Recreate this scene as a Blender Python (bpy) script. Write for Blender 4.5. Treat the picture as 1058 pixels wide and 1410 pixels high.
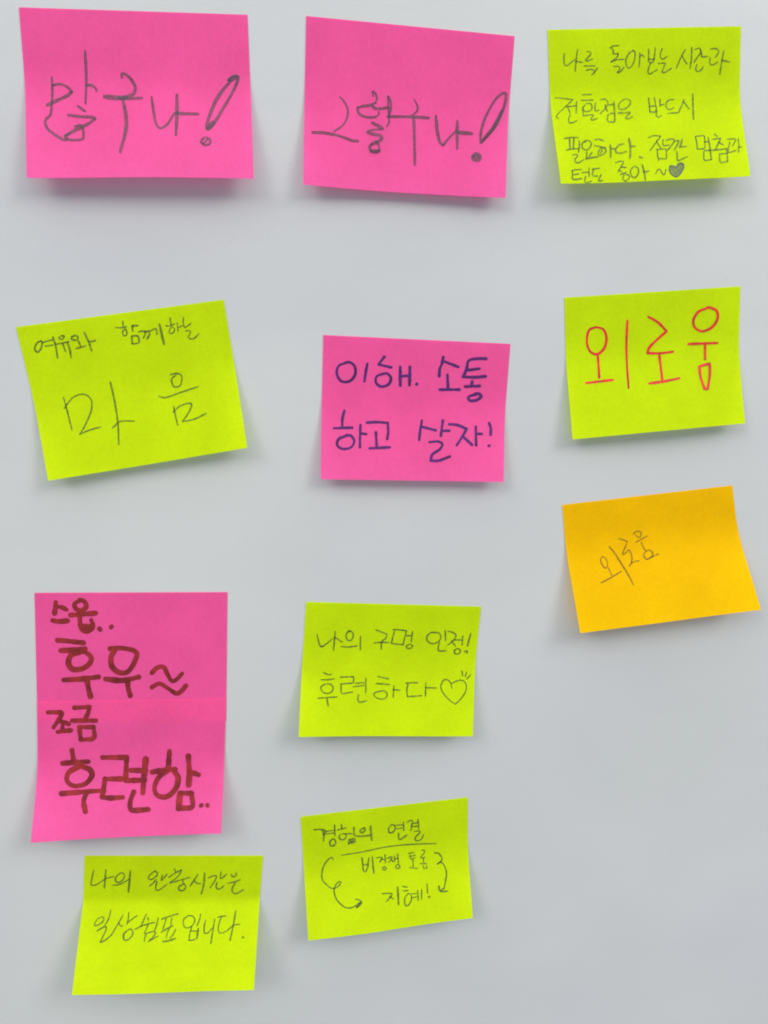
import bpy, math
import numpy as np

# ------------------------------------------------------------------ scene reset
for o in list(bpy.data.objects):
    bpy.data.objects.remove(o)
scn = bpy.context.scene
C = scn.collection

# ------------------------------------------------------------------ camera
# photograph: 1058 x 1410, phone main lens (about 1059 px focal length); the
# board is seen from its upper left.  World: board front face = plane y = 0,
# x to the right, z up, the room is on the -y side.
FPX, PW, PH = 1059.0, 1058.0, 1410.0
YAW, PITCH = math.radians(-8.0), math.radians(-13.0)
DIST = 0.3059                       # camera to board, metres (sheets come out 76 mm wide)
n = np.array([math.sin(YAW)*math.cos(PITCH), math.sin(PITCH), math.cos(YAW)*math.cos(PITCH)])
ex = np.array([1.0, 0, 0])
Xw = ex-(ex@n)*n; Xw /= np.linalg.norm(Xw)
Yw = n
Zw = np.cross(Xw, Yw)
Zw = -Zw if Zw[1] > 0 else Zw       # image y runs down
R_c2w = np.stack([Xw, Yw, Zw])      # rows: world axes in camera (x right, y down, z forward)
CAM = np.array([0.0, -DIST, 0.0])

cd = bpy.data.cameras.new('camera')
cam = bpy.data.objects.new('camera', cd)
C.objects.link(cam)
cd.sensor_fit = 'VERTICAL'; cd.sensor_height = 36.0; cd.lens = FPX/PH*36.0
cd.clip_start = 0.01; cd.clip_end = 50
r = R_c2w@np.array([1, 0, 0]); u = R_c2w@np.array([0, -1, 0]); b = R_c2w@np.array([0, 0, -1])
from mathutils import Matrix
cam.matrix_world = Matrix(((r[0], u[0], b[0], CAM[0]), (r[1], u[1], b[1], CAM[1]), (r[2], u[2], b[2], CAM[2]), (0, 0, 0, 1)))
scn.camera = cam

# ------------------------------------------------------------------ light of the room
w = bpy.data.worlds.new('World'); scn.world = w; w.use_nodes = True
bg = w.node_tree.nodes['Background']
bg.inputs[0].default_value = (0.82, 0.90, 1.0, 1); bg.inputs[1].default_value = 0.43

def area(name, loc, target, sx, sy, power, col):
    l = bpy.data.lights.new(name, 'AREA'); l.shape = 'RECTANGLE'; l.size = sx; l.size_y = sy
    l.energy = power; l.color = col
    o = bpy.data.objects.new(name, l); C.objects.link(o); o.location = loc
    from mathutils import Vector
    o.rotation_euler = (Vector(target)-Vector(loc)).to_track_quat('-Z', 'Z').to_euler()
    return o
for lx, lw in ((-2.3, 42.0), (2.5, 56.0)):          # two rows of ceiling lamps, left and right of the board
    area('ceiling_lamp', (lx, -2.2, 2.1), (0.05, 0, -0.1), 1.5, 1.5, lw, (1.0, 0.985, 0.925))
area('overhead_fill', (0.20, -2.1, 2.05), (0.20, -2.1, 0.0), 5.5, 3.8, 108.0, (1.0, 0.985, 0.935))  # added soft fill from above, standing in for ceiling glow; softens the note shadows

scn.view_settings.view_transform = 'Standard'
scn.view_settings.look = 'None'
scn.view_settings.exposure = 0.46
scn.view_settings.gamma = 1.0
scn.view_settings.use_curve_mapping = False
scn.render.engine = 'CYCLES'
scn.cycles.filter_width = 1.9; scn.cycles.max_bounces = 12; scn.cycles.diffuse_bounces = 8; scn.cycles.transparent_max_bounces = 16
scn.render.resolution_x, scn.render.resolution_y = 768, 1024

# ------------------------------------------------------------------ pixel <-> world
def rays(px):
    p = np.atleast_2d(np.asarray(px, float))
    d = np.c_[(p[:, 0]-PW/2)/FPX, (p[:, 1]-PH/2)/FPX, np.ones(len(p))]
    return d@R_c2w.T
def hit(px, z=0.0):                 # where a pixel's ray meets the plane z metres in front of the board
    d = rays(px); t = (-z-CAM[1])/d[:, 1]
    return CAM+d*t[:, None]
def proj(P):
    q = (np.asarray(P)-CAM)@R_c2w
    return np.c_[q[:, 0]/q[:, 2]*FPX+PW/2, q[:, 1]/q[:, 2]*FPX+PH/2]

# ------------------------------------------------------------------ materials
def nodes(name):
    m = bpy.data.materials.new(name); m.use_nodes = True
    nt = m.node_tree; nt.nodes.clear()
    out = nt.nodes.new('ShaderNodeOutputMaterial')
    return m, nt, out
def noise(nt, vec, scale, detail=3, rough=0.6):
    t = nt.nodes.new('ShaderNodeTexNoise'); t.inputs['Scale'].default_value = scale
    t.inputs['Detail'].default_value = detail; t.inputs['Roughness'].default_value = rough
    nt.links.new(vec, t.inputs['Vector']); return t
def ramp(nt, fac, lo, hi, a=(0, 0, 0, 1), b=(1, 1, 1, 1)):
    r = nt.nodes.new('ShaderNodeValToRGB'); r.color_ramp.elements[0].position = lo; r.color_ramp.elements[1].position = hi
    r.color_ramp.elements[0].color = a; r.color_ramp.elements[1].color = b
    nt.links.new(fac, r.inputs[0]); return r
def geo_pos(nt):
    return nt.nodes.new('ShaderNodeNewGeometry').outputs['Position']

def paper_mat(name, col, trans):
    m, nt, out = nodes(name)
    pos = geo_pos(nt)
    big = noise(nt, pos, 45, 3); fine = noise(nt, pos, 700, 4, 0.75)
    dark = tuple(c*0.925 for c in col)+(1,); lite = tuple(min(0.995, c*1.03) for c in col)+(1,)
    cr = ramp(nt, big.outputs['Fac'], 0.3, 0.7, dark, lite)
    fr = ramp(nt, fine.outputs['Fac'], 0.25, 0.75, (0.89, 0.89, 0.89, 1), (1.0, 1.0, 1.0, 1))
    mul = nt.nodes.new('ShaderNodeMix'); mul.data_type = 'RGBA'; mul.blend_type = 'MULTIPLY'; mul.inputs[0].default_value = 1
    nt.links.new(cr.outputs[0], mul.inputs[6]); nt.links.new(fr.outputs[0], mul.inputs[7])
    bump = nt.nodes.new('ShaderNodeBump'); bump.inputs['Strength'].default_value = 0.35; bump.inputs['Distance'].default_value = 0.0002
    nt.links.new(fine.outputs['Fac'], bump.inputs['Height'])
    p = nt.nodes.new('ShaderNodeBsdfPrincipled')
    p.inputs['Roughness'].default_value = 0.75; p.inputs['Specular IOR Level'].default_value = 0.08
    nt.links.new(mul.outputs[2], p.inputs['Base Color']); nt.links.new(bump.outputs[0], p.inputs['Normal'])
    tr = nt.nodes.new('ShaderNodeBsdfTranslucent'); nt.links.new(mul.outputs[2], tr.inputs[0])
    mx = nt.nodes.new('ShaderNodeMixShader'); mx.inputs[0].default_value = trans
    nt.links.new(p.outputs[0], mx.inputs[1]); nt.links.new(tr.outputs[0], mx.inputs[2])
    nt.links.new(mx.outputs[0], out.inputs[0])
    return m

def ink_mat(name, col, cover_lo, cover_hi, grain, rough=0.5, spec=0.3, metallic=0.0, vary=0.25, stain=None):
    """pencil, pen or felt tip: covers the paper unevenly, the grain of the paper showing through"""
    m, nt, out = nodes(name)
    pos = geo_pos(nt)
    g = noise(nt, pos, grain, 3, 0.7); v = noise(nt, pos, 160, 2)
    a = ramp(nt, g.outputs['Fac'], 0.32, 0.62, (cover_lo,)*3+(1,), (cover_hi,)*3+(1,))
    c = ramp(nt, v.outputs['Fac'], 0.35, 0.65, tuple(x*(1-vary) for x in col)+(1,), tuple(x*(1+vary) for x in col)+(1,))
    p = nt.nodes.new('ShaderNodeBsdfPrincipled'); p.inputs['Roughness'].default_value = rough
    p.inputs['Specular IOR Level'].default_value = spec; p.inputs['Metallic'].default_value = metallic
    nt.links.new(c.outputs[0], p.inputs['Base Color'])
    t = nt.nodes.new('ShaderNodeBsdfTransparent')
    mx = nt.nodes.new('ShaderNodeMixShader')
    top = p.outputs[0]
    if stain:                                   # part of the stroke only darkens the paper it lies on
        st = nt.nodes.new('ShaderNodeBsdfTransparent'); st.inputs[0].default_value = stain+(1,)
        m2 = nt.nodes.new('ShaderNodeMixShader'); m2.inputs[0].default_value = 0.5
        nt.links.new(p.outputs[0], m2.inputs[1]); nt.links.new(st.outputs[0], m2.inputs[2]); top = m2.outputs[0]
    nt.links.new(a.outputs[0], mx.inputs[0]); nt.links.new(t.outputs[0], mx.inputs[1]); nt.links.new(top, mx.inputs[2])
    nt.links.new(mx.outputs[0], out.inputs[0])
    return m

PAPER = {'pink': paper_mat('pink_paper', (0.99, 0.130, 0.415), 0.50),
         'green': paper_mat('lime_paper', (0.640, 0.835, 0.005), 0.48),
         'orange': paper_mat('orange_paper', (0.99, 0.585, 0.001), 0.48)}
INK = {'pencil': ink_mat('pencil_graphite', (0.035, 0.04, 0.042), 0.34, 0.86, 1500, 0.45, 0.2, stain=(0.42, 0.44, 0.46)),
       'soft_pencil': ink_mat('soft_pencil_graphite', (0.095, 0.085, 0.11), 0.50, 0.90, 1300, 0.4, 0.2, stain=(0.45, 0.5, 0.5)),
       'faint_pencil': ink_mat('faint_pencil_graphite', (0.04, 0.04, 0.035), 0.30, 0.82, 1500, 0.45, 0.2, stain=(0.42, 0.44, 0.46)),
       'purple': ink_mat('violet_pen_ink', (0.052, 0.008, 0.095), 0.86, 0.97, 700),
       'red': ink_mat('red_pen_ink', (0.50, 0.016, 0.010), 0.88, 0.98, 700),
       'marker': ink_mat('brown_red_felt_tip_ink', (0.185, 0.012, 0.011), 0.76, 0.93, 420, vary=0.4)}

# ------------------------------------------------------------------ the board
def build_board():
    m, nt, out = nodes('white_board_enamel')
    pos = geo_pos(nt)
    big = noise(nt, pos, 7, 2); fine = noise(nt, pos, 350, 3)
    hue = noise(nt, pos, 4.5, 2)
    cr = ramp(nt, big.outputs['Fac'], 0.3, 0.7, (0.400, 0.407, 0.415, 1), (0.440, 0.443, 0.446, 1))
    hr = ramp(nt, hue.outputs['Fac'], 0.35, 0.65, (0.975, 0.975, 1.0, 1), (0.99, 1.0, 0.985, 1))
    # faint wipe marks left by a board eraser, and specks
    mp = nt.nodes.new('ShaderNodeMapping'); mp.inputs['Rotation'].default_value = (0, 0.6, 0); mp.inputs['Scale'].default_value = (6, 1, 22)
    nt.links.new(pos, mp.inputs['Vector'])
    wipe = noise(nt, mp.outputs[0], 2.2, 4, 0.65)
    wr = ramp(nt, wipe.outputs['Fac'], 0.38, 0.62, (0.986, 0.987, 0.989, 1), (1, 1, 1, 1))
    speck = noise(nt, pos, 210, 1)
    sr = ramp(nt, speck.outputs['Fac'], 0.79, 0.83, (1, 1, 1, 1), (0.90, 0.90, 0.91, 1))
    col = cr.outputs[0]
    gn = noise(nt, pos, 1100, 2, 0.8)
    gr = ramp(nt, gn.outputs['Fac'], 0.3, 0.7, (0.95, 0.95, 0.95, 1), (1, 1, 1, 1))     # fine orange-peel grain of the coating
    for other in (hr, wr, sr, gr):
        mu = nt.nodes.new('ShaderNodeMix'); mu.data_type = 'RGBA'; mu.blend_type = 'MULTIPLY'; mu.inputs[0].default_value = 1
        nt.links.new(col, mu.inputs[6]); nt.links.new(other.outputs[0], mu.inputs[7]); col = mu.outputs[2]
    bump = nt.nodes.new('ShaderNodeBump'); bump.inputs['Strength'].default_value = 0.12; bump.inputs['Distance'].default_value = 0.0003
    nt.links.new(fine.outputs['Fac'], bump.inputs['Height'])
    p = nt.nodes.new('ShaderNodeBsdfPrincipled'); p.inputs['Roughness'].default_value = 0.38
    p.inputs['Specular IOR Level'].default_value = 0.45
    nt.links.new(col, p.inputs['Base Color']); nt.links.new(bump.outputs[0], p.inputs['Normal'])
    rr = ramp(nt, wipe.outputs['Fac'], 0.35, 0.65, (0.30,)*3+(1,), (0.44,)*3+(1,))
    nt.links.new(rr.outputs[0], p.inputs['Roughness'])
    nt.links.new(p.outputs[0], out.inputs[0])
    c = hit([(529, 705)])[0]; hx, hz, th = 0.55, 0.6, 0.012
    v = [(c[0]+sx*hx, y, c[2]+sz*hz) for y in (0, th) for sx, sz in ((-1, -1), (1, -1), (1, 1), (-1, 1))]
    f = [(0, 1, 2, 3), (7, 6, 5, 4), (0, 4, 5, 1), (1, 5, 6, 2), (2, 6, 7, 3), (3, 7, 4, 0)]
    me = bpy.data.meshes.new('whiteboard'); me.from_pydata(v, [], f); me.materials.append(m)
    o = bpy.data.objects.new('whiteboard', me); C.objects.link(o)
    o['kind'] = 'structure'; o['label'] = 'plain off-white board surface holding all the notes'
    return o
build_board()

# ------------------------------------------------------------------ sticky notes
W0 = 0.076
H0 = 0.745*W0
GX = np.polynomial.legendre.leggauss(24)

class Note:
    """A pad sheet stuck along its top strip and springing away from the board below it."""
    def __init__(s, px, t0, bw, th=11.0, flat=False, z0=0.00015, sag=0.0):
        s.z0, s.t0, s.bw, s.sag = z0, t0, bw, sag
        s.TL, s.TR = hit([px[0]], z0)[0], hit([px[1]], z0)[0]
        top = s.TR-s.TL; s.W = np.linalg.norm(top); top /= s.W
        perp = np.array([top[2], 0, -top[0]])                   # down the sheet
        s.side = []
        for T, pb in ((s.TL, px[3]), (s.TR, px[2])):
            best = None
            for deg in ([0.0] if flat else np.arange(3.0, 27.0, 0.5)):
                th_ = math.radians(deg)
                A, B = s.AB(np.array([1.0]), np.array([th_]))
                H = H0
                for k in range(30):
                    Q = hit([pb], z0+H*B[0])[0]; dv = Q-T; dv[1] = 0
                    L = np.linalg.norm(dv); H = 0.5*H+0.5*L/A[0]
                phi = math.atan2(dv@top, dv@perp)
                cost = ((H/H0-1)/0.02)**2+((deg-th)/5)**2
                if best is None or cost < best[0]: best = (cost, th_, H, phi)
            s.side.append(best[1:])
        s.top, s.perp = top, perp
    def AB(s, t, th):
        """integrals of cos and sin of the bend angle from the top to t"""
        x, wg = GX
        u = (x[None, :]+1)/2*t[:, None]
        k = np.clip((u-s.t0)/s.bw, 0, 1); k = k*k*(3-2*k)
        ang = th[:, None]*k*(1-s.sag*np.clip((u-s.t0)/(1.0001-s.t0 if s.t0 < 1 else 1), 0, 1))
        return (np.cos(ang)*wg).sum(1)/2*t, (np.sin(ang)*wg).sum(1)/2*t
    def P(s, a, t, lift=0.0):
        a = np.asarray(a, float); t = np.asarray(t, float)
        (t1, h1, f1), (t2, h2, f2) = s.side
        th = t1+(t2-t1)*a; H = h1+(h2-h1)*a; f = f1+(f2-f1)*a
        A, B = s.AB(t, th)
        d = np.cos(f)[:, None]*s.perp+np.sin(f)[:, None]*s.top
        p = s.TL+a[:, None]*(s.TR-s.TL)+d*(A*H)[:, None]
        p[:, 1] -= B*H
        if np.any(lift):
            e = 1e-3
            du = s.P(a+e, t)-s.P(a-e, t); dt = s.P(a, t+e)-s.P(a, t-e)
            nn = np.cross(du, dt); nn /= np.linalg.norm(nn, axis=1)[:, None]
            nn *= np.where(nn[:, 1] > 0, -1, 1)[:, None]
            p = p+nn*np.asarray(lift).reshape(-1, 1)
        return p
    def inv(s, px):
        px = np.atleast_2d(px); a = np.full(len(px), .5); t = np.full(len(px), .5); e = 1e-4
        for k in range(14):
            p0 = proj(s.P(a, t)); ja = (proj(s.P(a+e, t))-p0)/e; jt = (proj(s.P(a, t+e))-p0)/e
            r_ = px-p0; det = ja[:, 0]*jt[:, 1]-ja[:, 1]*jt[:, 0]
            a = np.clip(a+(r_[:, 0]*jt[:, 1]-r_[:, 1]*jt[:, 0])/det, -.2, 1.2)
            t = np.clip(t+(ja[:, 0]*r_[:, 1]-ja[:, 1]*r_[:, 0])/det, -.2, 1.2)
        return a, t

THICK = 0.00011
rng = np.random.default_rng(7)

def sheet_mesh(nt_, mat):
    na, nn_ = 24, 44
    a, t = np.meshgrid(np.linspace(0, 1, na+1), np.linspace(0, 1, nn_+1))
    a = a.ravel(); t = t.ravel()
    # faint waviness of the loose part, corners that curl a little differently on every sheet
    ph = rng.uniform(0, 6.28, 3); cl, cr_ = rng.uniform(-0.0006, 0.0012, 2); mid = rng.uniform(-0.0009, 0.0006)
    def wave(A, T):
        if nt_.t0 > 1: return A*0
        lo = np.clip((T-nt_.t0)/0.6, 0, 1)
        q = lo*0.00028*(np.sin(A*5+ph[0])+0.6*np.sin(A*9+T*4+ph[1]))
        q = q+lo**3*(cl*np.clip(1-A*2.5, 0, 1)**2+cr_*np.clip(A*2.5-1.5, 0, 1)**2)
        return q+lo**2*mid*np.sin(np.clip(A, 0, 1)*math.pi)
    nt_.wav = wave
    wav = wave(a, t)
    front = nt_.P(a, t, wav+THICK); back = nt_.P(a, t, wav+1e-9)
    nv = len(a); v = np.r_[front, back]
    f = []; idx = lambda i, j: j*(na+1)+i
    for j in range(nn_):
        for i in range(na):
            q = (idx(i, j), idx(i, j+1), idx(i+1, j+1), idx(i+1, j))
            f.append(q)
    rim = [idx(i, 0) for i in range(na+1)]+[idx(na, j) for j in range(1, nn_+1)]+[idx(i, nn_) for i in range(na-1, -1, -1)]+[idx(0, j) for j in range(nn_-1, 0, -1)]
    nr = len(rim)
    v = np.r_[v, front[rim], back[rim]]                 # the cut edge has its own vertices, so it stays crisp
    for k in range(nr):
        x, y = 2*nv+k, 2*nv+(k+1) % nr
        f.append((x, y, y+nr, x+nr))
    me = bpy.data.meshes.new('paper_sheet'); me.from_pydata(v.tolist(), [], f)
    me.materials.append(mat)
    sm = np.zeros(len(f), bool); sm[:na*nn_] = True
    me.polygons.foreach_set('use_smooth', sm)
    me.update()
    return me

# ---- handwriting: pen paths read off the photograph, laid on the bent sheets as ink
def FR(x0, y0, x1): return (x0, y0, (x1-x0)/1058.0)
def spline(pts):
    p = np.asarray(pts, float)
    if len(p) == 2:
        k = max(2, int(np.linalg.norm(p[1]-p[0])/0.8)); return p[0]+(p[1]-p[0])*np.linspace(0, 1, k+1)[:, None]
    q = np.r_[[2*p[0]-p[1]], p, [2*p[-1]-p[-2]]]
    out = []
    for i in range(1, len(q)-2):
        k = max(2, int(np.linalg.norm(q[i+1]-q[i])/0.8)); u_ = np.linspace(0, 1, k, endpoint=False)[:, None]
        out.append(0.5*((2*q[i])+(-q[i-1]+q[i+1])*u_+(2*q[i-1]-5*q[i]+4*q[i+1]-q[i+2])*u_**2+(-q[i-1]+3*q[i]-3*q[i+1]+q[i+2])*u_**3))
    out.append(p[-1:])
    return np.concatenate(out)
def ribbon(c, wd, soft):
    """outline of one pen stroke: left/right rails with rounded ends; returns verts, faces (pixel space)"""
    d = np.gradient(c, axis=0); d /= np.maximum(np.linalg.norm(d, axis=1), 1e-6)[:, None]
    nn = np.c_[-d[:, 1], d[:, 0]]; k = len(c)
    x = np.linspace(0, 1, k)
    wob = 1+0.10*np.sin(x*rng.uniform(3, 9)+rng.uniform(0, 6))+0.05*np.sin(x*17+rng.uniform(0, 6))
    if soft: wob *= 0.80+0.20*np.minimum(1, np.minimum(x, 1-x)*6+0.15)
    h = (wd/2*wob)[:, None]
    cap = []
    for e, sg in ((0, -1), (k-1, 1)):
        cap.append([c[e]+h[e]*(math.cos(g)*sg*d[e]+math.sin(g)*nn[e]) for g in np.linspace(-1.3, 1.3, 6)])
    v = np.r_[c+nn*h, c-nn*h, c, np.array(cap[0]), np.array(cap[1])]
    f = []
    for i in range(k-1):
        f += [(i, i+1, 2*k+i+1, 2*k+i), (2*k+i, 2*k+i+1, k+i+1, k+i)]
    b0 = 3*k; b1 = 3*k+6
    ring0 = [k]+list(range(b0, b0+6))+[0]; ring1 = [2*k-1]+list(range(b1, b1+6))+[k-1]
    for ring, ce in ((ring0, 2*k), (ring1, 3*k-1)):
        for i in range(len(ring)-1): f.append((ce, ring[i], ring[i+1]))
    return v, f
def blob(c, rad):
    g = np.linspace(0, 2*math.pi, 14, endpoint=False)
    rr = rad*(1+0.1*np.sin(g*2+rng.uniform(0, 6)))
    return np.r_[[c], np.c_[c[0]+rr*np.cos(g), c[1]+rr*np.sin(g)]], [(0, 1+i, 1+(i+1) % 14) for i in range(14)]
def fan(pts):
    o_ = spline(list(pts)+[pts[0]])[:-1]; c = o_.mean(0); vs = [[c]]; k = len(o_)
    rr = (0.5, 1.0)
    for q in rr: vs.append(c+(o_-c)*q)
    v = np.concatenate(vs); f = []
    for i in range(k):
        j = (i+1) % k
        f.append((0, 1+i, 1+j)); f.append((1+i, 1+k+i, 1+k+j, 1+j))
    return v, f

def write(root, note, name, frame, width, text, ink, label=None):
    ox, oy, sc = frame
    thin = {'pencil': 0.88, 'faint_pencil': 0.88, 'red': 1.15, 'marker': 1.08}.get(ink, 1.0)
    V, F, off, lev = [], [], 0, 0
    for st in text.split(';'):
        st = st.strip()
        if not st: continue
        wd = width; kind = 'line'
        toks = st.split(); pts = []; segs = []
        for tk in toks:
            if tk.startswith('w'): wd = float(tk[1:]); continue
            if tk in ('dot', 'fill'): kind = tk; continue
            corner = tk.endswith('!')
            x, y = map(float, tk.rstrip('!').split(','))
            pts.append((ox+x*sc, oy+y*sc))
            if corner: segs.append(pts); pts = [pts[-1]]
        if len(pts) > 1 or kind == 'dot': segs.append(pts)
        for sg in segs:
            if kind == 'dot': v, f = blob(np.array(sg[0]), wd*sc/2)
            elif kind == 'fill': v, f = fan(np.array(sg))
            else: v, f = ribbon(spline(sg), wd*sc*thin, ink not in ('marker', 'purple'))
            a, t = note.inv(v)
            lift = THICK+note.wav(a, t)+0.00003+0.000012*lev+np.linspace(0, 4e-6, len(v))
            V.append(note.P(a, t, lift)); F += [tuple(i+off for i in q) for q in f]; off += len(v); lev += 1
    me = bpy.data.meshes.new(name); me.from_pydata(np.concatenate(V).tolist(), [], F); me.materials.append(INK[ink])
    o = bpy.data.objects.new(name, me); C.objects.link(o); add_child(o, root)
    if label: o['label'] = label
    return o
def add_child(o, root):
    o.parent = root
    o.matrix_parent_inverse = Matrix.Translation(root.location).inverted()

def sticky(px, colour, label, **kw):
    nt_ = Note(px, **kw)
    root = bpy.data.objects.new('sticky_note', None); C.objects.link(root)
    root.empty_display_size = 0.01
    mid = (nt_.TL+nt_.TR)/2
    root.location = (float(mid[0]), 0.0, float(mid[2]))
    root['label'] = label; root['category'] = 'sticky note'
    o = bpy.data.objects.new('paper_sheet', sheet_mesh(nt_, PAPER[colour])); C.objects.link(o); add_child(o, root)
    print('NOTE', label[:40], 'W %.4f' % nt_.W, ['th %.1f H %.4f phi %.1f' % (math.degrees(q[0]), q[1], math.degrees(q[2])) for q in nt_.side])
    return root, nt_

# (corner pixels in the photo, colour, label, shape, [(part name, frame, pen width, strokes, ink)])
WORD, DRAW = 'handwritten_word', 'drawing'
A = FR(10, 0, 370); B = FR(50, 95, 200)
root, nt_ = sticky([(26.3, 10.2), (341, 20.4), (349.6, 246), (36.5, 244.3)], 'pink',
    'pink sticky note with large pencil writing, above the green note reading 마음', t0=0.28, bw=0.30)
write(root, nt_, WORD, B, 27, """152,80 158,200 155,330 145,420 128,462 95,490 92,540 120,590 200,650 270,688 300,680;
165,160 230,148 290,168 335,205 345,225!; w38 345,225 300,262 220,300 110,352;
476,-173 485,0 488,150 480,335; 490,158 540,160 575,185 588,215; 405,360 475,410; w34 315,450 430,462 550,470 572,485! 510,530 420,575 330,620 285,645;
375,560 430,548 455,590 460,640 450,680 380,690 310,682 285,660 330,620;
w30 835,85 835,45 880,60 930,110 965,180 960,215 940,250 860,270; w46 665,268 760,280 880,282; w30 800,285 900,288 1030,285; w34 840,290 865,400 878,520 865,640 835,750 820,812""", 'soft_pencil')
write(root, nt_, WORD, A, 11, """585,395 593,450 603,500 620,522 650,505 672,470 690,455; w14 688,385 688,470 684,550; w14 690,462 772,464""", 'soft_pencil')
write(root, nt_, 'exclamation_mark', A, 14, """905,330 870,370 840,420 812,495 812,525 835,505 875,440 915,370 935,315 915,310 895,325; w18 900,325 932,312; w18 812,525 835,495; w11 785,575 800,560 822,568 820,585 800,590 785,578; w8 795,585 815,565""", 'soft_pencil')

A = FR(400, 0, 730); B = FR(420, 120, 560)
root, nt_ = sticky([(421.8, 22.1), (708.8, 49.9), (695.7, 272.9), (417.8, 255.8)], 'pink',
    'tilted pink sticky note pencilled 그렇구나! between another pink note and a green one', t0=0.30, bw=0.35)
write(root, nt_, WORD, B, 22, """365,105 395,135 430,190 448,260 432,340 385,410 300,468; w34 80,478 180,480 300,498 400,525 500,560 550,562;
710,95 705,45 735,70 748,120 735,165; w32 735,165 680,190 600,200 550,215; w30 550,215 552,255 585,295 660,315 730,312; w18 730,312 765,290 770,255;
w32 705,205 740,225 800,222 855,215; w22 865,95 895,160 895,230 878,300 875,370 850,410; w22 865,95 870,200 875,300;
w36 700,370 760,400 810,432; w20 810,435 700,445 650,460; w36 650,470 720,490 780,500 800,530 770,560 700,590; w30 700,590 675,620 690,665 730,675 780,660; w20 780,660 770,600 740,560; w40 690,660 770,660""", 'soft_pencil')
write(root, nt_, WORD, A, 14, """w15 430,515 520,515 610,520; w9 547,440 560,465 560,490 535,512; 545,520 548,600 550,670 551,725;
643,512 648,570 660,625 675,640; w11 675,640 700,610 735,575; 737,535 737,600 737,655; w18 742,585 800,590""", 'soft_pencil')
write(root, nt_, 'exclamation_mark', A, 13, """840,630 842,580 865,510 905,440 940,412 952,425 940,480 900,560 845,630; w18 935,490 900,560 850,620; w16 805,690 822,678 838,690 830,708 810,703 805,690; w24 dot 822,692""", 'soft_pencil')

c1 = FR(760, 50, 900); c2 = FR(880, 50, 1020); c3 = FR(755, 120, 895); c4 = FR(860, 120, 1000); c5 = FR(765, 180, 905); c6 = FR(890, 175, 1030)
root, nt_ = sticky([(754.4, 41), (1020.4, 36.2), (1031.6, 243.9), (771.9, 253.8)], 'green',
    'lime green sticky note with four lines of pencil writing and a solid pencil heart', t0=0.28, bw=0.32)
write(root, nt_, WORD, c1, 17, """130,180 125,240 135,300 165,302 210,265 240,245; 270,135 255,220 242,365; 250,262 318,272;
365,160 400,165 398,195 350,250 375,255 428,235; 330,310 450,308; 358,355 400,345 440,358 435,385 412,402; 435,385 475,330""", 'pencil')
write(root, nt_, WORD, c1, 17, """605,122 640,102 695,98; 620,125 640,150 635,180 660,185 690,180; 690,180 680,215 650,240 615,268! 680,245 752,240; 645,318 690,312 705,335 680,382 720,360 748,325;
845,150 800,180 770,250 780,315 810,328 845,285 865,210 862,160 840,150; 915,170 912,250 905,325; 915,205 940,195 962,218""", 'pencil')
write(root, nt_, WORD, c2, 17, """100,135 100,200 98,255; 168,118 160,200 150,255 120,278 98,262; 100,240 158,238; 118,280 98,340 95,385 120,390 160,365 190,350;
240,130 222,180 225,225 250,238 292,208; 198,285 245,280 270,285 255,330 240,370 270,375 335,335""", 'pencil')
write(root, nt_, WORD, c2, 17, """480,140 440,210 388,330; 445,200 470,245 498,292; w20 548,115 545,230 530,335;
580,140 620,125 640,140 635,175 600,230 570,275; w20 640,140 650,190 655,215 715,210; 600,295 588,340 605,368 640,355 668,318;
742,135 790,128 828,150 815,190 790,222; 740,220 735,270 750,298 785,290 815,268; w20 880,155 862,250 838,395; w20 862,250 940,268""", 'pencil')
write(root, nt_, WORD, c3, 16, """70,110 160,118 255,132! 180,205 110,270 85,310 105,328; 185,195 210,225 225,270; 205,205 285,195; 295,150 290,275; 230,285 212,335 220,372 250,372 298,352;
350,80 450,78; 340,140 465,135; 385,185 360,220 385,255 430,250 455,215 440,175 395,172; 358,205 360,250 365,300; 365,300 465,290 445,330 460,345 510,325; 490,165 485,215 490,248 530,240;
540,130 590,128 620,165 595,220 540,278; 590,185 600,225 615,255; 625,190 680,180; w20 680,155 688,260 692,350; 620,290 618,355 680,365 692,350; 620,290 650,275 690,275;
800,125 750,155 728,200 745,232 800,225 845,185 850,140 810,122; 722,272 790,270 850,266 820,300 805,325 835,330 875,310""", 'pencil')
write(root, nt_, WORD, c4, 17, """w20 250,115 258,190 265,265; 310,110 322,180 330,230 310,262 270,255; 258,200 318,198; 368,125 370,200; 372,190 410,180; 335,245 330,290 350,315 385,295;
510,130 460,138 430,175 440,220 470,235 515,215; 448,275 560,268; 618,130 595,190 562,265; 610,150 640,190 672,230; w21 708,75 710,200 715,335""", 'pencil')
write(root, nt_, WORD, c5, 18, """90,85 160,72 235,75; w22 145,85 150,195; w22 190,85 185,195; 110,205 180,192 235,190; 245,105 248,170 238,225; 175,258 215,248 228,265 200,305 215,335 250,332 288,305;
310,105 275,140 285,190 330,200 365,165 370,125 335,103 300,120; 325,215 325,290; 380,225 350,270; w21 312,295 370,282 440,272;
410,95 455,90 498,108; 405,155 460,165 520,178; 480,175 448,215 450,255 490,250 525,215 515,185 485,175; 490,200 470,235; w22 568,145 575,210 575,275; 575,185 620,188;
715,135 660,150 630,190 635,225 680,232 740,215; w24 762,80 780,170 778,290; 782,160 830,160; w20 872,270 905,282""", 'pencil')
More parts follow.
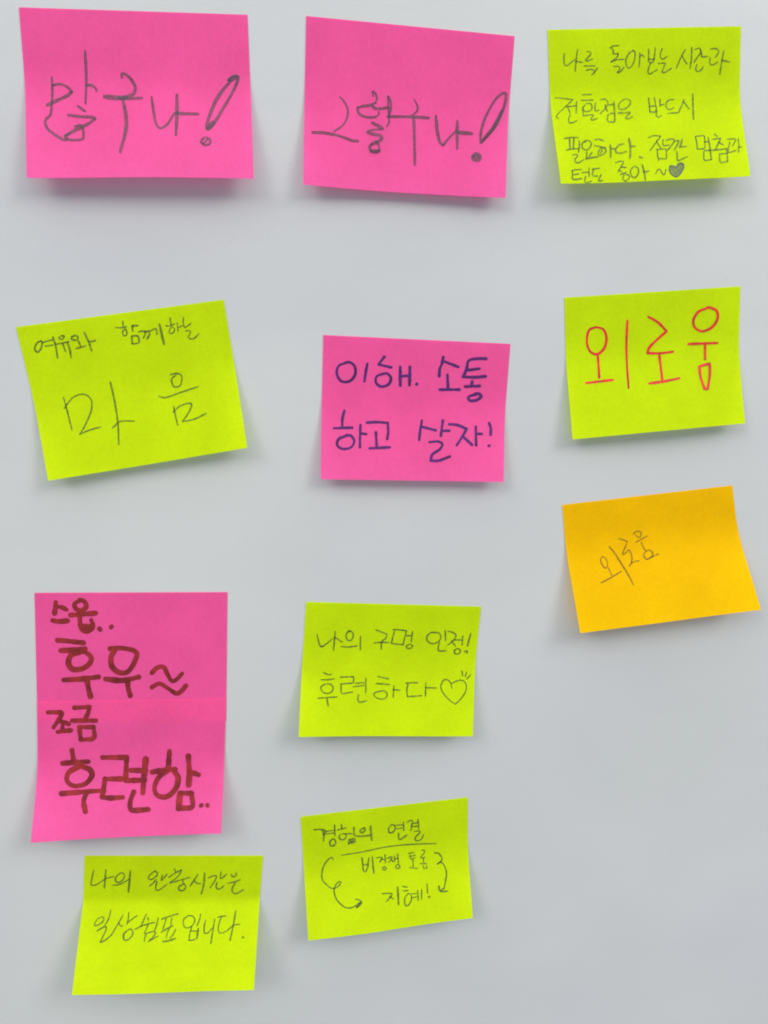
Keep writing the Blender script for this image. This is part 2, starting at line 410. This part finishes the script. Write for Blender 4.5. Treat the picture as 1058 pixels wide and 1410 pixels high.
write(root, nt_, WORD, c6, 17, """20,110 80,90 148,95! 110,150 40,245; 105,150 155,222; 175,130 178,190 240,188; 115,240 118,290 130,350; 110,235 160,228 205,235 208,290 205,330 125,325;
205,140 260,125 290,140 260,195 220,240; 290,150 335,145 320,190 290,240; w22 370,130 355,190 345,210; 345,210 412,205; 315,255 320,300 325,350 360,340 425,310""", 'pencil')
write(root, nt_, WORD, c6, 17, """508,100 522,165 528,230; 510,100 560,95 600,98 605,160 600,225 525,232; 600,160 645,155; w20 640,110 655,200 672,345; 595,255 600,345 670,345; 595,250 655,245;
w20 710,80 735,105; 680,132 770,122! 745,175 715,230; 745,160 800,192; w20 655,248 745,240 840,230; 830,235 835,290 838,365; 755,290 765,370 835,365; 750,285 830,280;
838,132 920,130 910,170 890,200; 862,165 850,220 850,270 925,250; 950,130 955,200 950,270; 955,215 985,215""", 'pencil')
write(root, nt_, WORD, c5, 18, """165,420 215,410 272,405; w21 175,425 175,500 200,512 275,500; 185,462 245,452; 275,440 345,430; 348,390 350,480; 315,475 305,520 320,542 375,525;
385,400 460,390; 395,405 385,450 395,470 440,470; 478,455 450,520 495,515""", 'pencil')
write(root, nt_, WORD, c5, 18, """628,330 680,315 712,325 680,380 655,425; 690,375 738,380; 670,405 690,430; 680,455 740,430; 715,460 705,500 735,520 770,490 765,460 730,450;
820,370 785,410 795,470 830,485 862,450 865,395 835,368; w22 905,352 925,430 938,515; 925,430 972,420""", 'pencil')
write(root, nt_, 'pencil_tilde', c6, 17, "98,488 125,440 150,450 170,490 190,492 205,440", 'pencil')
write(root, nt_, 'pencil_heart', c6, 16, "fill 245,405 240,450 260,495 300,518 325,515 360,480 385,430 385,390 360,375 330,385 315,415 290,410 265,402; 245,405 240,450 260,495 300,518 325,515 360,480 385,430 385,390 360,375 330,385 315,415 290,410 265,402 245,405", 'soft_pencil', 'heart shaded in solid with pencil')

D1 = FR(40, 430, 160); D2 = FR(150, 430, 290); D = FR(10, 400, 360)
root, nt_ = sticky([(22.2, 450.3), (308.1, 412.6), (341.1, 616.7), (67.2, 662)], 'green',
    'tilted lime green sticky note with small pencil line over two large characters 마음', t0=0.26, bw=0.4)
write(root, nt_, WORD, D1, 22, """w25 150,345 105,370 72,430 90,478 125,475 155,420 160,360 140,350; 160,372 220,350 290,335; 195,412 295,398; w26 292,300 325,400 350,555;
365,300 380,325 410,325 430,290; 390,290 415,280 430,295; 320,390 400,375 490,355; 412,380 430,430 448,475; w26 472,370 500,460 515,555;
w25 555,285 520,300 530,330 580,335 600,310 575,280 550,280; w25 600,345 615,380 630,415; 570,440 690,408; w26 672,240 725,350 765,470; 735,360 812,340""", 'pencil')
write(root, nt_, WORD, D2, 19, """145,90 150,145; 70,158 130,162 185,150; 170,175 145,205 160,245 190,225 180,180 165,175; w24 245,140 250,200; w24 245,140 305,138; w24 240,245 245,325; w22 245,245 305,250 312,315 250,328;
310,205 350,195 385,205 360,270; w24 370,205 415,200 425,230 400,275; 410,195 440,190 490,170 505,230; w28 530,125 550,220 575,330""", 'pencil')
write(root, nt_, WORD, D2, 16, """638,55 648,130; 592,140 630,142 685,122; 655,150 630,190 640,218 675,210 685,175 665,150; 712,110 722,195; 722,160 765,140;
778,50 775,110 790,155 825,140 858,112; 800,195 835,190 850,205 830,255 850,275 890,270 940,222""", 'pencil')
write(root, nt_, WORD, D, 8, """235,445 250,500 270,580; 238,490 275,445 320,432 350,455 350,500 325,560 303,598! 345,580 388,568; w9 430,382 447,460 460,550 463,640; 438,572 470,545 528,543;
705,350 685,370 695,400 720,395 728,360 710,345 680,350; 632,440 660,445 720,425 795,400; 693,482 700,520 710,560; 690,505 725,478 765,470 760,500 730,545! 780,535 828,512""", 'pencil')

E_ = FR(420, 440, 720)
root, nt_ = sticky([(445.5, 461.3), (703, 473.5), (693.1, 663.7), (442.1, 659.8)], 'pink',
    'pink sticky note with two lines of violet pen writing', t0=0.28, bw=0.40)
write(root, nt_, WORD, E_, 13, """205,208 165,225 155,260 175,298 215,300 243,270 243,230 220,208 195,210; 303,215 295,260 289,300;
386,180 358,218! 420,232; 385,262 350,275 345,305 370,325 405,315 418,285 400,262 380,263; w15 463,230 463,320; w15 510,230 508,318; 463,275 510,272; w16 dot 543,313""", 'purple')
write(root, nt_, WORD, E_, 14, """672,182 665,215 655,240 652,275; 668,200 745,230; 692,268 695,335; 655,340 750,340;
880,190 835,190 795,200 785,240 768,278! 830,280 878,275; 795,245 848,238; 812,300 808,325; 778,325 848,322; 830,362 795,375 800,392 830,392 855,375 845,360 825,360""", 'purple')
write(root, nt_, WORD, E_, 13, """192,442 182,485 182,520; 142,528 230,525; 205,563 165,580 158,610 185,628 225,620 240,590 225,565 200,562; 270,512 268,570 268,620; 272,553 298,556;
303,500 355,498 402,502! 405,545 400,580; 345,548 350,620; 315,625 412,620""", 'purple')
write(root, nt_, WORD, E_, 13, """568,490 560,540 555,585; 565,520 635,538; 670,490 665,530 660,565; 668,540 702,540; 605,595 645,592 668,605 655,630 620,655 612,685! 650,685 705,665;
700,508 740,512 785,530! 770,560 738,610; 765,565 812,608; 830,520 832,610; 835,555 860,555""", 'purple')
write(root, nt_, 'exclamation_mark', E_, 14, "895,503 903,530 902,560; w17 dot 895,613", 'purple')

G_ = FR(750, 380, 1050)
root, nt_ = sticky([(777.5, 409.8), (1019.7, 394.2), (1025.9, 583), (789.1, 605.1)], 'green',
    'lime green sticky note with one word in red pen', t0=0.30, bw=0.30)
write(root, nt_, WORD, G_, 11, """250,248 215,265 205,320 220,365 255,380 290,350 300,300 285,260 250,248; 258,385 262,440 265,495; 203,520 330,505; w10 402,217 397,330 400,440 407,545;
503,198 550,225 592,268! 550,305 510,345 498,375! 560,375 622,368; 555,375 562,440 570,510; 507,522 580,512 652,497;
790,155 745,175 722,215 730,250 765,268 810,250 838,210 835,170 800,153 780,158; 698,330 838,325; 778,330 778,405; 750,440 755,490 775,550; 748,440 800,425! 800,480 790,550! 770,545""", 'red')

H_ = FR(815, 725, 915)
root, nt_ = sticky([(774.5, 695.1), (1008.5, 668.3), (1047.2, 839.5), (798.9, 871.8)], 'orange',
    'orange sticky note with one small slanted pencil word', t0=0.16, bw=0.42, th=16)
write(root, nt_, WORD, H_, 20, """165,435 130,470 140,530 180,595 215,600 230,545 205,470 165,435; 245,600 265,655 295,715; w24 138,820 280,745 430,650; w26 253,292 330,385 430,540 530,700 608,850;
385,172 450,190 515,215! 490,290 448,390 465,410 500,375 540,340 575,400 585,470 570,540 545,578; 570,540 630,505 690,500;
605,110 640,70 690,70 720,100 700,155 665,150 635,115; 640,225 720,185 805,135; 720,230 745,295 785,355; 785,360 755,410 775,460 800,475; 785,365 830,340 880,375 880,420 830,470 800,478; 800,478 880,440 970,398""", 'faint_pencil')

I_ = FR(30, 800, 330); I2 = FR(60, 815, 170)
root, nt_ = sticky([(47.9, 816.2), (313.5, 815.3), (311.6, 992.5), (52, 992.5)], 'pink',
    'pink sticky note with wavy felt tip mark, its lower edge under another pink note', t0=2.0, bw=0.3, flat=True)
write(root, nt_, WORD, I2, 60, """165,135 160,200 150,280; w55 175,195 240,200 310,235; 120,375 200,390 320,380;
w55 490,110 420,150 415,190 450,235 510,240 560,210 565,160 530,115 480,105; 360,305 500,295 690,280; 480,300 485,380 490,430; w66 490,430 520,495 580,512 645,480 655,420; w50 655,420 635,370; w56 510,455 570,450 640,450; w72 dot 748,490; w66 dot 900,460""", 'marker')
write(root, nt_, WORD, I_, 24, """175,287 235,292 300,300; 190,337 250,335 310,328; 280,345 240,360 228,400 250,428 295,425 330,400 338,370 310,345 280,343; 205,480 290,475 375,465; 318,480 325,520 335,560;
430,328 485,325 540,335 560,355 545,400 515,440 475,443 440,415 435,370 450,340; 408,475 490,482 570,465; 515,485 518,520 528,555""", 'marker')
write(root, nt_, 'wavy_mark', I_, 20, "633,445 660,420 690,418 710,455 730,485 755,475 780,448; 633,515 670,498 710,520 750,545 775,535 798,508", 'marker')

J_ = FR(30, 950, 330)
root, nt_ = sticky([(51.3, 966.4), (311.6, 961.9), (305, 1146.5), (44.2, 1159)], 'pink',
    'pink sticky note with felt tip writing, stuck over the lower edge of another pink note', t0=0.30, bw=0.45, z0=0.00035, th=9)
write(root, nt_, WORD, J_, 20, """128,108 165,108 195,112 180,145 155,182; 185,150 205,155 230,165; 175,203 240,195; w18 200,165 198,195;
257,85 330,82! 325,105 310,140; 245,148 362,148; 280,180 288,240; 280,180 350,178! 350,232 288,240""", 'marker')
write(root, nt_, WORD, J_, 23, """245,292 255,350; 200,355 325,347; 280,370 230,400 222,440 255,465 310,455 342,415 330,385 290,370; 195,502 290,495 375,490; 315,500 302,540 310,590;
393,327 510,327! 508,380 505,430; 405,432 500,432; 405,432 398,480 390,520! 430,525 490,522; 530,390 605,392; 505,440 600,438; w26 603,335 595,420 588,500; 545,495 528,540 530,580 560,585 615,580;
718,295 715,345 712,385; 635,398 690,388 745,385; 710,390 665,425 645,480 665,515 710,515 750,475 760,425 745,400; w25 810,320 815,400 812,460; 815,395 860,410; w26 770,500 762,575; 770,500 825,500! 828,565 765,572; w23 dot 873,558; w22 dot 903,558""", 'marker')

j1 = FR(430, 860, 540); j2 = FR(540, 860, 660)
root, nt_ = sticky([(421.8, 828.7), (662.8, 835.2), (651.1, 1013.6), (411.3, 1013.9)], 'green',
    'lime green sticky note with two pencil lines and an outlined heart', t0=0.25, bw=0.5)
write(root, nt_, WORD, j1, 23, "65,130 85,220 115,290 170,270 270,185; 305,90 295,200 285,340; 295,160 400,235; 500,85 455,115 455,180 490,212 530,190 545,130 520,90 480,80; 385,290 490,295 595,280; 640,155 638,335", 'pencil')
write(root, nt_, WORD, j1, 23, """845,70 910,95 990,125! 975,180 920,230 915,325; 815,240 910,235 1010,235; 1095,65 1072,150 1050,240;
1073,63 1150,67 1248,79! 1229,160 1205,260; 1044,246 1120,256 1205,265; 1248,147 1320,142; 1331,90 1321,150 1312,222; 1292,257 1249,279 1264,312 1306,310 1330,279 1301,257""", 'pencil')
write(root, nt_, WORD, j2, 22, """480,90 430,130 425,190 480,230 550,215 590,165 580,110 530,95 480,95; 645,75 650,195; 575,215 560,280 575,318 655,315;
680,80 740,95 775,130 750,185 680,245; 725,195 770,265; 765,185 850,185; 858,135 850,245; w24 790,290 755,315 770,352 810,350 830,310 800,288""", 'pencil')
write(root, nt_, 'exclamation_mark', j2, 24, "955,105 935,180 915,260; 880,330 900,315 915,330 905,345", 'pencil')
write(root, nt_, WORD, j1, 23, """145,632 210,662 255,660; 115,728 210,730 298,715; 165,790 115,830 140,890 210,910 265,880 275,825 230,785 160,788; 75,972 200,965 330,955; w27 195,975 205,1030 212,1075;
370,695 545,688! 550,730 545,772; 380,785 545,772; 385,785 382,850 390,905 430,910 535,890; 570,775 690,768; 545,820 690,805; 712,710 710,900; 615,925 605,990 630,1025 720,1010;
870,685 1015,718; 845,778 1030,792; 900,880 825,905 830,950 900,985 965,975 995,925 960,880 890,882; 1082,807 1074,965; 1085,861 1167,867""", 'pencil')
write(root, nt_, WORD, j2, 22, "165,710 310,705; 195,715 180,800 190,875! 260,870 360,862; 410,710 405,870; 410,765 535,768", 'pencil')
write(root, nt_, 'pencil_heart', j2, 20, "725,770 705,700 660,665 615,685 592,750 610,815 680,900 765,965! 840,890 890,810 900,740 870,685 810,675 725,710; 845,560 858,625; 905,575 885,630; 955,605 905,658", 'pencil', 'heart outline with three short rays at upper right')

k1 = FR(425, 1120, 535); k2 = FR(525, 1110, 635); k3 = FR(430, 1170, 540); k4 = FR(490, 1165, 630); K = FR(390, 1080, 680)
root, nt_ = sticky([(414.1, 1124.4), (644.4, 1097.8), (651.2, 1263.7), (424.8, 1296)], 'green',
    'lime green sticky note with underlined heading and two curved arrows', t0=0.25, bw=0.45)
write(root, nt_, WORD, k1, 26, """75,215 130,210 180,215 225,232 205,300 200,365; 190,215 200,290; w20 230,235 330,222; w20 240,270 335,255; 345,150 350,290; 320,335 285,370 290,420 330,425 360,390 345,340 320,335;
w22 435,140 440,200; w22 385,215 495,188; w22 420,275 405,310 430,345 480,335 500,290 485,265; w20 440,265 580,265; 600,180 605,285; 540,340 530,405; 545,345 605,330 610,375 535,390; 560,365 600,360;
740,185 685,215 690,245 720,245 750,215 740,185; 625,295 720,295 820,285; w30 822,160 828,260 838,350""", 'pencil')
write(root, nt_, WORD, k2, 24, """140,240 100,290 105,345 150,345 185,300 175,255 140,242; w18 185,250 290,245; w18 195,300 285,285; 295,200 300,320; 230,355 235,435 270,430 340,380;
340,215 380,190 415,195 405,250 395,320; 420,225 480,215; 415,270 485,260; 488,175 498,300; 440,330 500,325 510,350 460,400 450,440 480,455 530,435 560,375""", 'pencil')
write(root, nt_, 'underline', K, 8, "293,355 400,338 520,313 650,300 768,297", 'pencil')
write(root, nt_, WORD, k3, 26, "660,105 670,190 680,275 710,280 735,230 750,105; w20 680,200 740,190; 795,85 805,200 818,310", 'pencil')
write(root, nt_, WORD, k4, 17, """215,120 255,115 275,120 250,165; 265,130 300,140; 305,85 310,170; 300,210 280,225 290,245 315,235 305,212;
325,125 370,110 375,125 345,165; 365,135 390,160; 400,100 405,155; 435,80 445,175; 400,130 440,125; 435,185 415,210 430,230 460,215 445,188""", 'pencil')
write(root, nt_, WORD, k4, 16, """545,75 605,65; 565,85 570,130 615,120; 575,105 620,90; 595,130 598,210; 565,220 640,232;
690,40 715,45 710,75 685,100 680,120 720,115; 705,125 705,170; 670,180 740,180; 700,200 710,230 740,225 735,200""", 'pencil')
write(root, nt_, WORD, k4, 18, """275,490 330,488 375,495 350,540 315,572; 350,520 395,548; w24 435,420 445,605;
485,415 535,425; 490,465 545,460; 545,490 510,540 515,610 550,610 580,550 570,500 545,490; w15 580,495 640,490; w15 580,535 640,525; 645,460 650,565; 685,450 685,555""", 'pencil')
write(root, nt_, 'exclamation_mark', k4, 18, "742,395 748,490; w28 dot 765,530", 'pencil')
write(root, nt_, 'curved_arrow', k3, 23, "275,125 260,100 210,130 155,210 130,300 135,390 180,450 250,505 310,505 360,470 380,425 350,425 310,470 290,540 310,630 350,690 420,750 490,768 560,745 620,700; 575,650 620,660 655,690 630,730 585,765; w30 640,690 590,755", 'pencil', 'looping arrow pointing towards the last pencilled word')
write(root, nt_, 'curved_arrow', k4, 19, "820,70 860,75 890,110 895,150 850,185; 850,185 890,170 925,210 945,280 935,370 920,440; w22 865,415 880,470 955,470; w22 880,465 920,440", 'pencil', 'brace-shaped arrow pointing downward')

l1 = FR(110, 1185, 230); l2 = FR(200, 1185, 350); l3 = FR(120, 1245, 250); l4 = FR(215, 1245, 345)
root, nt_ = sticky([(116.9, 1178.1), (362.7, 1178.1), (349.9, 1363), (99.3, 1370.1)], 'green',
    'lime green sticky note with a crease between its two pencil lines', t0=0.335, bw=0.10, th=15)
write(root, nt_, WORD, l1, 19, """170,115 150,210 140,290 190,295 250,260 310,220; w24 318,110 310,210 300,330; 310,215 415,190;
500,145 445,190 435,240 470,262 520,235 545,180 520,148 490,148; 400,295 460,292 530,265 600,225; w26 615,120 605,250 592,375""", 'pencil')
write(root, nt_, WORD, l2, 16, """95,98 45,140 35,175 65,180 110,150 120,120 95,98; 110,180 80,215 45,245; 168,140 160,190 215,130; 115,200 105,250 110,285 150,275 215,225;
285,75 300,110; 230,160 290,120 355,88! 320,150 240,215; 240,215 330,190 435,160; 370,185 365,210; w18 380,220 330,250 335,285 370,285 395,255 380,222;
515,130 480,180 438,245; 480,190 500,215 540,220; w19 578,115 572,220 548,318;
615,165 660,145 695,150 670,205 632,260; 738,105 735,170 795,125; 700,210 690,245 705,272 740,262 765,240;
835,130 850,150 880,145 885,115; 800,215 860,205 925,180; 875,210 845,270 860,312 900,310 955,278""", 'pencil')
write(root, nt_, WORD, l3, 17, """170,140 115,170 85,235 130,230 180,190 190,150 165,138; 268,60 245,160 190,250; w19 112,300 160,270 210,250 215,285 180,360 150,425! 200,405 280,340;
280,335 330,250 405,120; 355,205 375,240 400,242; 468,90 465,160 448,225; 455,210 500,170 562,128; w20 480,275 415,330 415,390 450,400 500,360 515,310 490,275;
665,110 635,180 605,245; 680,145 690,180; w19 535,280 620,240 700,215 765,200; 690,220 660,290 645,330; 800,145 785,220 755,305; 665,330 650,370 645,415; 665,325 740,305 770,320 740,365 690,415! 750,380 795,355;
w20 840,165 920,135 1020,105; 890,160 870,220 850,280; 950,150 940,230; w20 835,310 900,270 965,235; 940,245 905,310 890,375; 995,275 970,330 930,375; w24 850,415 920,405 990,380""", 'pencil')
write(root, nt_, WORD, l4, 18, """370,125 315,165 310,230 340,265 400,245 435,190 420,140 375,125; 500,110 490,170 460,240; 400,250 380,330 370,405; 395,300 475,300; w24 475,270 460,380; 370,405 420,400 460,380;
555,180 540,260 545,320 580,320 640,260; 658,165 640,280 615,440; 695,145 740,135 785,130; 735,140 705,220 700,300 730,322 790,300 865,235; w21 893,70 870,220 830,405; 870,232 940,225; w28 dot 975,370""", 'pencil')
